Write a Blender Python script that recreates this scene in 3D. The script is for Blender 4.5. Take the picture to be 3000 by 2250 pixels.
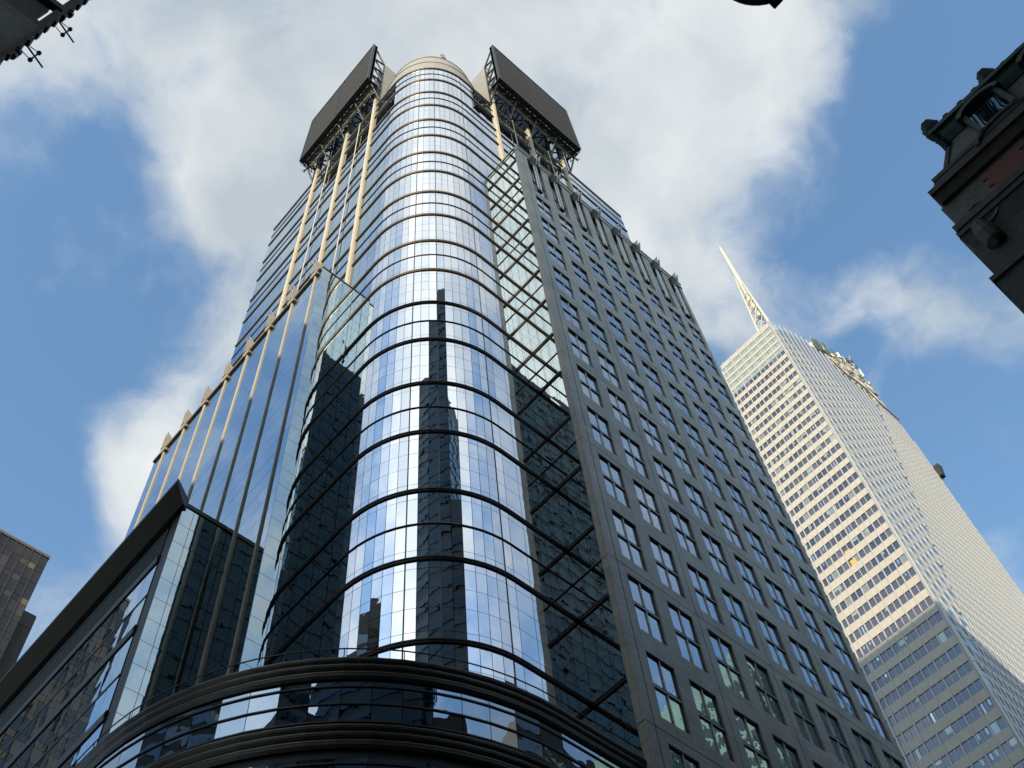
import bpy, math, random
from mathutils import Vector, Matrix
random.seed(7)
R = math.radians
sc = bpy.context.scene
for o in list(bpy.data.objects): bpy.data.objects.remove(o)
col = sc.collection

# ------------------------------------------------------------------ camera
# eye of the photographer is the origin; the pavement lies 1.6 m below.
# x runs east along the granite front, y north along the avenue, z up.
F = 3177.93                                   # focal length in pixels of the 3000 px wide photograph
YAW, PITCH, ROLL = 0.8425407, 1.04156656, -0.13035702
fw = Vector((math.sin(YAW)*math.cos(PITCH), math.cos(YAW)*math.cos(PITCH), math.sin(PITCH)))
rt0 = Vector((math.cos(YAW), -math.sin(YAW), 0)); up0 = rt0.cross(fw)
rt = math.cos(ROLL)*rt0 + math.sin(ROLL)*up0
up = -math.sin(ROLL)*rt0 + math.cos(ROLL)*up0
cam_d = bpy.data.cameras.new('camera'); cam = bpy.data.objects.new('camera', cam_d); col.objects.link(cam)
cam.matrix_world = Matrix(((rt.x, up.x, -fw.x, 0), (rt.y, up.y, -fw.y, 0), (rt.z, up.z, -fw.z, 0), (0, 0, 0, 1)))
cam_d.sensor_width = 36; cam_d.lens = F/3000*36; cam_d.clip_start = 0.1; cam_d.clip_end = 6000
sc.camera = cam
def ray(px, py):                              # direction of a pixel of the photograph
    return (rt*((px-1500)/F) - up*((py-1125)/F) + fw).normalized()

# ------------------------------------------------------------------ sky, sun, exposure
SUN_AZ, SUN_EL = R(-28), R(16.5)              # from grid west towards south / above the horizon
sun_dir = Vector((-math.cos(SUN_AZ)*math.cos(SUN_EL), math.sin(SUN_AZ)*math.cos(SUN_EL), math.sin(SUN_EL)))
w = bpy.data.worlds.new('World'); sc.world = w; w.use_nodes = True
nt = w.node_tree; nt.nodes.clear()
def N(t, **k):
    n = nt.nodes.new(t)
    for a, b in k.items(): setattr(n, a, b)
    return n
def L(a, b): nt.links.new(a, b)
def math_n(op, a, b=None, clamp=False):
    n = N('ShaderNodeMath', operation=op); n.use_clamp = clamp
    for i, v in enumerate((a, b)):
        if v is None: continue
        if isinstance(v, (int, float)): n.inputs[i].default_value = v
        else: L(v, n.inputs[i])
    return n.outputs[0]
sky = N('ShaderNodeTexSky', sky_type='NISHITA', sun_disc=False, sun_elevation=R(28), sun_rotation=math.atan2(sun_dir.x, sun_dir.y),
        air_density=1.25, dust_density=0.6, ozone_density=1.2, altitude=0)
tc = N('ShaderNodeTexCoord'); dirv = tc.outputs['Generated']
# clouds: one noise field over the whole dome, thickened or thinned where the photograph shows cloud or clear blue
warp = N('ShaderNodeTexNoise'); warp.inputs['Scale'].default_value = 5.0; warp.inputs['Detail'].default_value = 4.0
L(dirv, warp.inputs['Vector'])
ws = N('ShaderNodeVectorMath', operation='SUBTRACT'); L(warp.outputs['Color'], ws.inputs[0]); ws.inputs[1].default_value = (0.5, 0.5, 0.5)
wm = N('ShaderNodeVectorMath', operation='MULTIPLY'); L(ws.outputs[0], wm.inputs[0]); wm.inputs[1].default_value = (0.16, 0.16, 0.16)
wd = N('ShaderNodeVectorMath', operation='ADD'); L(dirv, wd.inputs[0]); L(wm.outputs[0], wd.inputs[1])
BLOBS = [(600,130,240,.75),(900,60,280,.75),(1250,120,320,1),(1520,240,260,1),(1610,120,190,.9),(440,340,170,1),(400,430,120,.8),(570,470,180,1),
 (640,300,220,1),(1350,480,260,1),(490,690,130,1),(430,820,130,1),(320,960,150,1.05),(300,1050,110,.9),(1660,620,170,.75),(1850,620,120,.6),
 (1950,580,95,.55),(2030,690,105,.7),(1600,730,120,.55),(1800,440,60,.4),(1500,620,160,.8),(190,130,120,.45),(1120,760,420,.5),
 (90,500,300,-1),(150,820,190,-1.1),(480,195,70,-.8),(1870,330,170,-.7),(1950,170,140,-.7),(1770,500,85,-.55),(2030,920,320,-1.1),(2170,480,200,-.9),
 (1850,760,80,-.6),(2090,130,170,-.7),(80,1050,220,-1),(140,300,140,-.5),(2150,300,200,-.7)]
SKYDIRS = [(ray(x_*1.3562, y_*1.3562), r_*1.3562/F*1.25, w_) for x_, y_, r_, w_ in BLOBS]
SKYDIRS += [(Vector((-.10, -.16, .98)).normalized(), .7, .9), (Vector((-.45, -.40, .80)).normalized(), .75, 1.0)]   # the same cloud bank runs on overhead
acc = None
for d, br_, bw_ in SKYDIRS:
    dist = N('ShaderNodeVectorMath', operation='DISTANCE'); L(wd.outputs[0], dist.inputs[0]); dist.inputs[1].default_value = d
    mr = N('ShaderNodeMapRange', interpolation_type='SMOOTHSTEP')
    L(dist.outputs['Value'], mr.inputs['Value']); mr.inputs['From Min'].default_value = 0; mr.inputs['From Max'].default_value = br_
    mr.inputs['To Min'].default_value = bw_; mr.inputs['To Max'].default_value = 0
    acc = mr.outputs[0] if acc is None else math_n('ADD', acc, mr.outputs[0])
n1 = N('ShaderNodeTexNoise'); n1.inputs['Scale'].default_value = 3.6; n1.inputs['Detail'].default_value = 9; n1.inputs['Roughness'].default_value = .56
L(wd.outputs[0], n1.inputs['Vector'])
n2 = N('ShaderNodeTexNoise'); n2.inputs['Scale'].default_value = 11; n2.inputs['Detail'].default_value = 9; n2.inputs['Roughness'].default_value = .60
L(wd.outputs[0], n2.inputs['Vector'])
field = math_n('ADD', math_n('MULTIPLY', acc, .30), math_n('ADD', math_n('MULTIPLY', math_n('SUBTRACT', n1.outputs['Fac'], .5), 1.25), math_n('MULTIPLY', math_n('SUBTRACT', n2.outputs['Fac'], .5), .80)))
cm = N('ShaderNodeMapRange', interpolation_type='SMOOTHSTEP'); L(field, cm.inputs['Value'])
cm.inputs['From Min'].default_value = -.20; cm.inputs['From Max'].default_value = .42; cm.inputs['To Max'].default_value = .94
# inner light and shade of the cloud
n3 = N('ShaderNodeTexNoise'); n3.inputs['Scale'].default_value = 6; n3.inputs['Detail'].default_value = 6; L(wd.outputs[0], n3.inputs['Vector'])
cr = N('ShaderNodeValToRGB'); L(n3.outputs['Fac'], cr.inputs[0])
cr.color_ramp.elements[0].position = .34; cr.color_ramp.elements[0].color = (2.15, 2.42, 2.6, 1)
cr.color_ramp.elements[1].position = .72; cr.color_ramp.elements[1].color = (3.75, 3.85, 3.8, 1)
# cloud seen towards the sun is brighter (forward scattering)
dt = N('ShaderNodeVectorMath', operation='DOT_PRODUCT'); L(dirv, dt.inputs[0]); dt.inputs[1].default_value = sun_dir
fs = N('ShaderNodeMapRange', interpolation_type='SMOOTHSTEP'); L(dt.outputs['Value'], fs.inputs['Value'])
fs.inputs['From Min'].default_value = .15; fs.inputs['From Max'].default_value = 1.0; fs.inputs['To Min'].default_value = 1.0; fs.inputs['To Max'].default_value = 2.0
lit = N('ShaderNodeMix', data_type='RGBA', blend_type='MULTIPLY'); lit.inputs[0].default_value = 1; L(cr.outputs[0], lit.inputs[6]); L(fs.outputs[0], lit.inputs[7])
tintn = N('ShaderNodeMix', data_type='RGBA', blend_type='MULTIPLY'); tintn.inputs[0].default_value = 1; L(sky.outputs[0], tintn.inputs[6]); tintn.inputs[7].default_value = (.80, .96, 1.02, 1)
mixc = N('ShaderNodeMix', data_type='RGBA'); L(cm.outputs[0], mixc.inputs[0]); L(tintn.outputs[2], mixc.inputs[6]); L(lit.outputs[2], mixc.inputs[7])
bg = N('ShaderNodeBackground'); L(mixc.outputs[2], bg.inputs['Color']); bg.inputs['Strength'].default_value = 0.15
wo = N('ShaderNodeOutputWorld'); L(bg.outputs[0], wo.inputs['Surface'])

sl = bpy.data.lights.new('sun', 'SUN'); sl.energy = 4.4; sl.angle = R(0.53); sl.color = (1.0, .86, .66)
so = bpy.data.objects.new('sun', sl); col.objects.link(so)
so.rotation_euler = (-sun_dir).to_track_quat('-Z', 'Y').to_euler(); so.location = sun_dir*500
vs = sc.view_settings; vs.view_transform = 'Standard'; vs.look = 'None'; vs.exposure = 0.75; vs.gamma = 1.0
sc.cycles.max_bounces = 10; sc.cycles.glossy_bounces = 7; sc.cycles.diffuse_bounces = 3; sc.cycles.caustics_reflective = False

# ------------------------------------------------------------------ materials
MATS = {}
def mat(name):
    m = bpy.data.materials.new(name); m.use_nodes = True; m.node_tree.nodes.clear(); MATS[name] = m
    t = m.node_tree
    def n(k, **kw):
        o = t.nodes.new(k)
        for a, b in kw.items(): setattr(o, a, b)
        return o
    return m, t, n, t.links.new
def plain(name, c, rough=.55, metal=0., var=.12, scale=3., bump=0., c2=None, stretch=(1,1,1)):
    m, t, n, l = mat(name)
    p = n('ShaderNodeBsdfPrincipled'); o = n('ShaderNodeOutputMaterial'); l(p.outputs[0], o.inputs[0])
    p.inputs['Roughness'].default_value = rough; p.inputs['Metallic'].default_value = metal
    x = n('ShaderNodeTexCoord'); mp = n('ShaderNodeMapping'); l(x.outputs['Object'], mp.inputs[0]); mp.inputs['Scale'].default_value = stretch
    no = n('ShaderNodeTexNoise'); no.inputs['Scale'].default_value = scale; no.inputs['Detail'].default_value = 6; l(mp.outputs[0], no.inputs['Vector'])
    r = n('ShaderNodeValToRGB'); l(no.outputs['Fac'], r.inputs[0])
    e = r.color_ramp.elements; e[0].position = .3; e[1].position = .7
    c2 = c2 or tuple(v*(1-var) for v in c)
    e[0].color = (*c2, 1); e[1].color = (*[min(1, v*(1+var*.6)) for v in c], 1)
    l(r.outputs[0], p.inputs['Base Color'])
    if bump:
        b = n('ShaderNodeBump'); b.inputs['Strength'].default_value = bump; b.inputs['Distance'].default_value = .02
        l(no.outputs['Fac'], b.inputs['Height']); l(b.outputs[0], p.inputs['Normal'])
    return m
def glass(name, tint, refl, inner=(.010, .014, .015), wave=.0007, rough=0.0, wscale=.55, random_inner=None):
    # coated facade glass: a mirror film over a dark room, each pane slightly bowed
    m, t, n, l = mat(name)
    o = n('ShaderNodeOutputMaterial'); mx = n('ShaderNodeMixShader'); l(mx.outputs[0], o.inputs[0])
    df = n('ShaderNodeBsdfDiffuse'); df.inputs['Color'].default_value = (*inner, 1)
    if random_inner:
        oi = n('ShaderNodeObjectInfo'); rp = n('ShaderNodeValToRGB'); l(oi.outputs['Random'], rp.inputs[0]); rp.color_ramp.interpolation = 'CONSTANT'
        e = rp.color_ramp.elements
        while len(e) < len(random_inner): e.new(.5)
        for k, (pp, cc) in enumerate(random_inner): e[k].position = pp; e[k].color = (*cc, 1)
        l(rp.outputs[0], df.inputs['Color'])
    gl = n('ShaderNodeBsdfGlossy'); gl.inputs['Color'].default_value = (*tint, 1); gl.inputs['Roughness'].default_value = rough
    l(df.outputs[0], mx.inputs[1]); l(gl.outputs[0], mx.inputs[2])
    fr = n('ShaderNodeFresnel'); fr.inputs['IOR'].default_value = 1.5
    mr = n('ShaderNodeMapRange'); l(fr.outputs[0], mr.inputs['Value']); mr.inputs['From Min'].default_value = .04; mr.inputs['From Max'].default_value = .8
    mr.inputs['To Min'].default_value = refl; mr.inputs['To Max'].default_value = 1.0
    l(mr.outputs[0], mx.inputs[0])
    if wave:
        x = n('ShaderNodeTexCoord'); g = n('ShaderNodeNewGeometry')
        no = n('ShaderNodeTexNoise'); no.inputs['Scale'].default_value = wscale; no.inputs['Detail'].default_value = 1.5; l(g.outputs['Position'], no.inputs['Vector'])
        b = n('ShaderNodeBump'); b.inputs['Strength'].default_value = 1; b.inputs['Distance'].default_value = wave*10
        l(no.outputs['Fac'], b.inputs['Height']); l(b.outputs[0], gl.inputs['Normal'])
    return m
def granite_mat():
    m, t, n, l = mat('granite')
    p = n('ShaderNodeBsdfPrincipled'); o = n('ShaderNodeOutputMaterial'); l(p.outputs[0], o.inputs[0]); p.inputs['Roughness'].default_value = .42
    g = n('ShaderNodeNewGeometry'); sx = n('ShaderNodeSeparateXYZ'); l(g.outputs['Position'], sx.inputs[0])
    ad = n('ShaderNodeMath', operation='ADD'); l(sx.outputs[0], ad.inputs[0]); l(sx.outputs[1], ad.inputs[1])
    cb = n('ShaderNodeCombineXYZ'); l(ad.outputs[0], cb.inputs[0]); l(sx.outputs[2], cb.inputs[1])
    br = n('ShaderNodeTexBrick'); l(cb.outputs[0], br.inputs['Vector']); br.inputs['Scale'].default_value = 1
    br.inputs['Brick Width'].default_value = 1.46; br.inputs['Row Height'].default_value = 1.0; br.inputs['Mortar Size'].default_value = .02; br.inputs['Mortar Smooth'].default_value = .3
    br.offset = 0; br.inputs['Color1'].default_value = (.33, .305, .255, 1); br.inputs['Color2'].default_value = (.41, .38, .315, 1); br.inputs['Mortar'].default_value = (.16, .155, .14, 1)
    no = n('ShaderNodeTexNoise'); no.inputs['Scale'].default_value = 22; no.inputs['Detail'].default_value = 5; l(g.outputs['Position'], no.inputs['Vector'])
    n2 = n('ShaderNodeTexNoise'); n2.inputs['Scale'].default_value = .35; n2.inputs['Detail'].default_value = 5; l(g.outputs['Position'], n2.inputs['Vector'])
    mm = n('ShaderNodeMath', operation='ADD'); l(no.outputs['Fac'], mm.inputs[0]); l(n2.outputs['Fac'], mm.inputs[1])
    rr = n('ShaderNodeMapRange'); l(mm.outputs[0], rr.inputs['Value']); rr.inputs['From Min'].default_value = .5; rr.inputs['From Max'].default_value = 1.5; rr.inputs['To Min'].default_value = .58; rr.inputs['To Max'].default_value = 1.38
    mu = n('ShaderNodeMix', data_type='RGBA', blend_type='MULTIPLY'); mu.inputs[0].default_value = 1
    l(br.outputs['Color'], mu.inputs[6]); l(rr.outputs[0], mu.inputs[7]); l(mu.outputs[2], p.inputs['Base Color'])
    b = n('ShaderNodeBump'); b.inputs['Strength'].default_value = .5; b.inputs['Distance'].default_value = .012; b.invert = True
    l(br.outputs['Fac'], b.inputs['Height']); l(b.outputs[0], p.inputs['Normal'])
    return m
glass('drum_glass', (.92, .94, .97), .82, wave=.0005)
glass('blue_glass', (.70, .82, .93), .66, wave=.0004)
glass('green_glass', (.85, .93, .88), .68, wave=.0005)
glass('window_glass', (.78, .88, .98), .52, inner=(.014, .02, .02), wave=.0022, wscale=.8)
glass('podium_glass', (.62, .74, .86), .46, inner=(.006, .009, .010), wave=.001)
glass('dark_glass', (.55, .66, .72), .30, inner=(.008, .012, .013))
plain('teal_wall', (.020, .030, .034), .5, .2, .3, .2); glass('teal_glass', (.42, .55, .60), .07, inner=(.020, .030, .034), wave=0)
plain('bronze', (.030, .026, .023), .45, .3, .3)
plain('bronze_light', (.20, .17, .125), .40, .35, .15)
plain('cream_metal', (.46, .41, .31), .45, 0, .10, 1.2, stretch=(1, 1, .15))
plain('cream_dull', (.32, .295, .245), .5, .15, .12)
plain('mullion_dark', (.030, .036, .040), .45, .3, .2)
plain('core_dark', (.018, .022, .024), .6)
plain('silver', (.56, .55, .50), .38, .3, .12)
plain('black_steel', (.016, .017, .018), .5, .3, .3)
plain('sign_black', (.014, .0135, .013), .85, 0, .25)
plain('panel_beige', (.21, .205, .185), .55, 0, .12, .8)
granite_mat()
plain('orange_board', (.55, .27, .06), .7)
plain('white_frit', (.33, .31, .265), .45, 0, .06, .5)
plain('white_fin', (.35, .35, .335), .4, .1, .05)
glass('pale_glass', (.8, .88, .86), .25, inner=(.22, .26, .22), wave=0)
glass('office_glass', (.62, .66, .74), .20, inner=(.03, .03, .034), wave=0, random_inner=[(0, (.030, .030, .036)), (.45, (.05, .045, .045)), (.75, (.075, .07, .066)), (.93, (.16, .17, .15))])
glass('south_glass', (.78, .84, .92), .42, inner=(.08, .095, .10), wave=0)
plain('white_steel', (.42, .41, .35), .45, .1, .05)
plain('scaffold_rust', (.36, .28, .19), .7, 0, .4)
plain('white_sheet', (.50, .48, .42), .6, 0, .2, .8)
plain('brown_mullion', (.045, .035, .021), .45, .2, .2)
glass('brown_glass', (.42, .40, .38), .14, wave=0, random_inner=[(0, (.008, .008, .008)), (.34, (.014, .012, .011)), (.62, (.022, .018, .014)), (.82, (.045, .035, .022)), (.91, (.12, .09, .045))])  # each object takes one tone, from near black to tan
plain('stone_grey', (.17, .158, .14), .8, 0, .25, 2.5, .3)
plain('stone_dark', (.085, .078, .07), .8, 0, .3, 2.5, .3)
plain('copper_green', (.045, .075, .065), .6, .2, .4, 4, .4)
plain('lamp_black', (.012, .013, .014), .4, .3, .2)
plain('billboard_grey', (.72, .73, .66), .7, 0, .25, 1.2, .2)
plain('asphalt', (.05, .05, .052), .9, 0, .2, 6, .3)
plain('paving', (.24, .23, .22), .85, 0, .15, 2, .2)
plain('road_paint', (.75, .74, .70), .7, 0, .15)
def brick_mat():
    m, t, n, l = mat('red_brick')
    p = n('ShaderNodeBsdfPrincipled'); o = n('ShaderNodeOutputMaterial'); l(p.outputs[0], o.inputs[0]); p.inputs['Roughness'].default_value = .85
    g = n('ShaderNodeNewGeometry'); sx = n('ShaderNodeSeparateXYZ'); l(g.outputs['Position'], sx.inputs[0])
    ad = n('ShaderNodeMath', operation='ADD'); l(sx.outputs[0], ad.inputs[0]); l(sx.outputs[1], ad.inputs[1])
    cb = n('ShaderNodeCombineXYZ'); l(ad.outputs[0], cb.inputs[0]); l(sx.outputs[2], cb.inputs[1])
    br = n('ShaderNodeTexBrick'); l(cb.outputs[0], br.inputs['Vector']); br.inputs['Scale'].default_value = 1; br.inputs['Brick Width'].default_value = .22; br.inputs['Row Height'].default_value = .075
    br.inputs['Mortar Size'].default_value = .008; br.inputs['Color1'].default_value = (.30, .07, .045, 1); br.inputs['Color2'].default_value = (.22, .05, .035, 1); br.inputs['Mortar'].default_value = (.22, .19, .17, 1)
    l(br.outputs['Color'], p.inputs['Base Color'])
    return m
brick_mat()

# ------------------------------------------------------------------ mesh helpers
class MB:
    def __init__(s): s.v = []; s.f = []; s.m = []
    def face(s, pts, m=0):
        b = len(s.v); s.v += [tuple(p) for p in pts]; s.f.append(tuple(range(b, b+len(pts)))); s.m.append(m); return s
    def hexa(s, p, m=0):                      # 8 corners: bottom ring of four, top ring of four (counter-clockwise)
        b = len(s.v); s.v += [tuple(q) for q in p]
        for f in ((3,2,1,0), (4,5,6,7), (0,1,5,4), (1,2,6,5), (2,3,7,6), (3,0,4,7)): s.f.append(tuple(b+i for i in f)); s.m.append(m)
        return s
    def box(s, x0, x1, y0, y1, z0, z1, m=0):
        return s.hexa([(x0,y0,z0), (x1,y0,z0), (x1,y1,z0), (x0,y1,z0), (x0,y0,z1), (x1,y0,z1), (x1,y1,z1), (x0,y1,z1)], m)
    def bar(s, a, b, r, n=4, m=0, r2=None):
        a = Vector(a); b = Vector(b); d = (b-a).normalized(); u = d.cross(Vector((0,0,1)))
        if u.length < .01: u = d.cross(Vector((0,1,0)))
        u.normalize(); v = d.cross(u); r2 = r if r2 is None else r2; k = len(s.v)
        for q, rr in ((a, r), (b, r2)):
            for i in range(n):
                t = 2*math.pi*(i+.5)/n; s.v.append(tuple(q + (u*math.cos(t) + v*math.sin(t))*rr))
        for i in range(n):
            j = (i+1) % n; s.f.append((k+i, k+j, k+n+j, k+n+i)); s.m.append(m)
        s.f.append(tuple(k+i for i in reversed(range(n)))); s.m.append(m)
        s.f.append(tuple(k+n+i for i in range(n))); s.m.append(m); return s
    def sweep(s, path, prof, m=0, closed=False):     # profile (outward, z) along a plan path; outward is the right-hand side
        n = len(prof); k = len(s.v); np_ = len(path)
        for i in range(np_):
            o = miter(path, i)
            for (d, z) in prof: s.v.append((path[i][0]+o[0]*d, path[i][1]+o[1]*d, z))
        for i in range(np_-1):
            for j in range(n):
                j2 = (j+1) % n; s.f.append((k+i*n+j, k+(i+1)*n+j, k+(i+1)*n+j2, k+i*n+j2)); s.m.append(m)
        s.f.append(tuple(k+j for j in range(n))); s.m.append(m)
        s.f.append(tuple(k+(np_-1)*n+j for j in reversed(range(n)))); s.m.append(m); return s
    def prism(s, poly, z0, z1, m=0):
        n = len(poly); k = len(s.v)
        s.v += [(x, y, z0) for x, y in poly] + [(x, y, z1) for x, y in poly]
        for i in range(n):
            j = (i+1) % n; s.f.append((k+i, k+j, k+n+j, k+n+i)); s.m.append(m)
        s.f.append(tuple(k+i for i in reversed(range(n)))); s.m.append(m); s.f.append(tuple(k+n+i for i in range(n))); s.m.append(m); return s
    def lathe(s, c, prof, n=24, m=0):
        k = len(s.v)
        for r_, z in prof:
            for i in range(n): t = 2*math.pi*i/n; s.v.append((c[0]+r_*math.cos(t), c[1]+r_*math.sin(t), z))
        for a in range(len(prof)-1):
            for i in range(n):
                j = (i+1) % n; s.f.append((k+a*n+i, k+a*n+j, k+(a+1)*n+j, k+(a+1)*n+i)); s.m.append(m)
        s.f.append(tuple(k+i for i in reversed(range(n)))); s.m.append(m)
        s.f.append(tuple(k+(len(prof)-1)*n+i for i in range(n))); s.m.append(m); return s
    def mesh(s, name, mats):
        me = bpy.data.meshes.new(name); me.from_pydata(s.v, [], s.f); me.update()
        for q in (mats if isinstance(mats, (list, tuple)) else [mats]): me.materials.append(MATS[q])
        if any(s.m): me.polygons.foreach_set('material_index', s.m)
        return me
    def build(s, name, mats, parent=None, smooth=False, **props):
        me = s.mesh(name, mats)
        if smooth: me.polygons.foreach_set('use_smooth', [True]*len(me.polygons))
        return link(name, me, parent, **props)
def link(name, me, parent=None, **props):
    o = bpy.data.objects.new(name, me); col.objects.link(o)
    if parent: o.parent = parent
    for a, b in props.items(): o[a] = b
    return o
def miter(path, i):
    def nrm(a, b):
        dx, dy = b[0]-a[0], b[1]-a[1]; q = math.hypot(dx, dy); return (dy/q, -dx/q)
    if i == 0: return nrm(path[0], path[1])
    if i == len(path)-1: return nrm(path[-2], path[-1])
    a = nrm(path[i-1], path[i]); b = nrm(path[i], path[i+1]); sx, sy = a[0]+b[0], a[1]+b[1]
    k = 2/(sx*sx+sy*sy); return (sx*k, sy*k)
def thing(name, label, cat, loc=(0,0,0), group=None):
    o = bpy.data.objects.new(name, None); col.objects.link(o); o.empty_display_size = .5
    o['label'] = label; o['category'] = cat
    if group: o['group'] = group
    return o
PANES = {}
def pane_mesh(wd_, ht, mname, th=.03):
    k = (round(wd_, 3), round(ht, 3), mname)
    if k not in PANES:
        PANES[k] = MB().box(-wd_/2, wd_/2, -th, 0, -ht/2, ht/2).mesh('pane', mname)   # outward is +y of the pane
    return PANES[k]
def pane_frame(a, b, z0, z1, out, jit):
    ax, ay = a; bx, by = b; dx, dy = bx-ax, by-ay; q = math.hypot(dx, dy); nx, ny = dy/q, -dx/q
    c = Vector(((ax+bx)/2+nx*out, (ay+by)/2+ny*out, (z0+z1)/2))
    M = Matrix(((-dx/q, nx, 0, c.x), (-dy/q, ny, 0, c.y), (0, 0, 1, c.z), (0, 0, 0, 1)))
    J = Matrix.Rotation(random.gauss(0, jit), 4, 'Z') @ Matrix.Rotation(random.gauss(0, jit), 4, 'X')
    return q, M @ J
class PaneField:                              # a field of panes: the largest-looking ones single, the rest as one mesh
    def __init__(s, parent, name, rest, mname, limit, jit=.0022, gap=.02, out=0.):
        s.parent, s.name, s.rest, s.mname, s.limit, s.jit, s.gap, s.out = parent, name, rest, mname, limit, jit, gap, out
        s.n = 0; s.mb = MB()
    def add(s, a, b, z0, z1, single=True):
        q, M = pane_frame(a, b, z0, z1, s.out, s.jit); wd_, ht = q-2*s.gap, z1-z0-2*s.gap
        if wd_ < .05 or ht < .05: return
        if single and s.n < s.limit:
            o = link(s.name, pane_mesh(wd_, ht, s.mname), s.parent); o.matrix_world = M; s.n += 1
        else:
            p = [(-wd_/2,-.03,-ht/2), (wd_/2,-.03,-ht/2), (wd_/2,0,-ht/2), (-wd_/2,0,-ht/2), (-wd_/2,-.03,ht/2), (wd_/2,-.03,ht/2), (wd_/2,0,ht/2), (-wd_/2,0,ht/2)]
            s.mb.hexa([M @ Vector(v) for v in p])
    def done(s):
        if s.mb.v: s.mb.build(s.rest, s.mname, s.parent, kind='stuff')

# ------------------------------------------------------------------ the ground
G = -1.6
MB().box(-900, 900, -900, 900, G-.5, G-.15).build('ground', 'asphalt', kind='structure')
MB().box(-890, 890, 4.5, 24, G-.15, G-.146).box(-26, 9, -890, 890, G-.15, G-.142).build('road', 'asphalt', kind='structure')
pv = MB()
for x0, x1, y0, y1 in ((9, 890, 24, 890), (9, 890, -890, 4.5), (-890, -26, 24, 890), (-890, -26, -890, 4.5), (-26, 9, -14, 4.5)): pv.box(x0, x1, y0, y1, G-.146, G)
pv.build('pavement', 'paving', kind='structure')
rm = MB()
for i in range(-30, 31): rm.box(i*12, i*12+3, 14.1, 14.25, G-.138, G-.134)
rm.build('road_marking', 'road_paint', kind='structure')

# ------------------------------------------------------------------ the main tower
XL, YR, RR = 27.412, 34.338, 8.709
CX, CY = XL+RR, YR+RR
XG, YG, XE, YN = 42.3, 30.5, 75.5, 78.6
TOP = 192.4
ZT = [50.32,58.34,66.31,74.43,82.33,90.52,98.46,106.47,114.46,122.52,130.36,138.24,146.07,153.84,161.61,169.49,177.09,184.87,192.37]
ZTH = [62.25,78.3,94.39,110.52,126.44,142.16,157.85,173.5,188.68]
ARC = [(CX-RR*math.sin(R(90-90/17*k)), CY-RR*math.cos(R(90-90/17*k))) for k in range(18)]
tower = thing('office_tower', 'tall mirrored office tower with rounded glass corner, ribbed bands and grey granite wing', 'skyscraper')
left_pts = [(XL, CY+1.481*k) for k in range(24, 0, -1)]
right_low = [(CX+1.545*k, YR) for k in range(1, 5)]
right_high = [(CX+1.576*k, YR) for k in range(1, 26)]
# solid core behind the glass
poly = [(XL+.09, YN-.09)] + [(CX-(RR-.09)*math.sin(R(90-90/17*k)), CY-(RR-.09)*math.cos(R(90-90/17*k))) for k in range(18)] + [(XE-.09, YR+.09), (XE-.09, YN-.09)]
MB().prism(list(poly), G, TOP-.05).build('core', 'core_dark', tower)

def zones():                                  # glass rows between the bands: (z0, z1)
    out = [(43.7, 45.9), (45.9, 48.0), (48.0, 50.05)]
    for a, b in zip(ZT, ZT[1:]):
        th = [z for z in ZTH if a < z < b]
        if th:
            t = th[0]; out += [(a+.25, a+1.0), (a+1.0, t-.1), (t+.1, b-1.0), (b-1.0, b-.25)]
        else:
            h = b-a; out += [(a+.25, a+.115*h), (a+.115*h, a+.39*h), (a+.39*h, a+.63*h), (a+.63*h, a+.88*h), (a+.88*h, b-.25)]
    return out
ZON = zones()
pf = PaneField(tower, 'curved_pane', 'curved_glass', 'drum_glass', 300)
for z0, z1 in ZON:
    for k in range(17):
        big = z1-z0 > 1.3 and 2 <= k
        pf.add(ARC[k], ARC[k+1], z0, z1, big)
pf.done()
wf = PaneField(tower, 'flat_pane', 'flat_glass', 'drum_glass', 120, jit=.0012)
for z0, z1 in ZON:
    pts = [(CX, YR)] + (right_low if z1 < 158 else right_high)
    for a, b in zip(pts, pts[1:]): wf.add(a, b, z0, z1, z1 < 158 and z1-z0 > 1.3)
wf.done()
bf = PaneField(tower, 'avenue_pane', 'avenue_glass', 'blue_glass', 0, jit=.0009)
for z0, z1 in ZON:
    pts = ([(XL, YN)] + left_pts[1:] if z1 > 113 else [p_ for p_ in left_pts if p_[1] < 47.6]) + [(XL, CY)]
    for a, b in zip(pts, pts[1:]): bf.add(a, b, z0, z1)
# glass above the roof line behind the signs
for z0 in (192.7, 196.6, 200.5, 204.4, 208.3, 212.2):
    for k in range(12):
        bf.add((XL, 66.4-k*1.66), (XL, 66.4-(k+1)*1.66), z0, z0+3.8)
        bf.add((42.6+k*1.66, YR), (42.6+(k+1)*1.66, YR), z0, z0+3.8)
bf.done()

lowL = [(XL, 46)] + ARC
def path_at(z):
    if z > 159: return [(XL, YN)] + ARC + [(XE, YR)]
    tail = [(XG, YR), (XG, 31.2)]
    if z > 114: return [(XL, YN)] + ARC + tail
    return [(XL, 46.7)] + ARC + tail
for z in ZT:
    p = path_at(z); h = .20
    mb = MB()
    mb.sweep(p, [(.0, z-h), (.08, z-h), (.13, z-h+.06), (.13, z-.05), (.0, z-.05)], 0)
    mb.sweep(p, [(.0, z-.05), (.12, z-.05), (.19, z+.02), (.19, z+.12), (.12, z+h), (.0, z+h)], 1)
    mb.build('floor_band', ['bronze', 'bronze_light' if z > 100 else 'bronze'], tower)  # upper bands get a paler top course: sunlight put into their colour
for z in ZTH:
    MB().sweep(path_at(z), [(.0, z-.07), (.07, z-.07), (.10, z), (.07, z+.07), (.0, z+.07)]).build('thin_band', 'bronze', tower)
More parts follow.
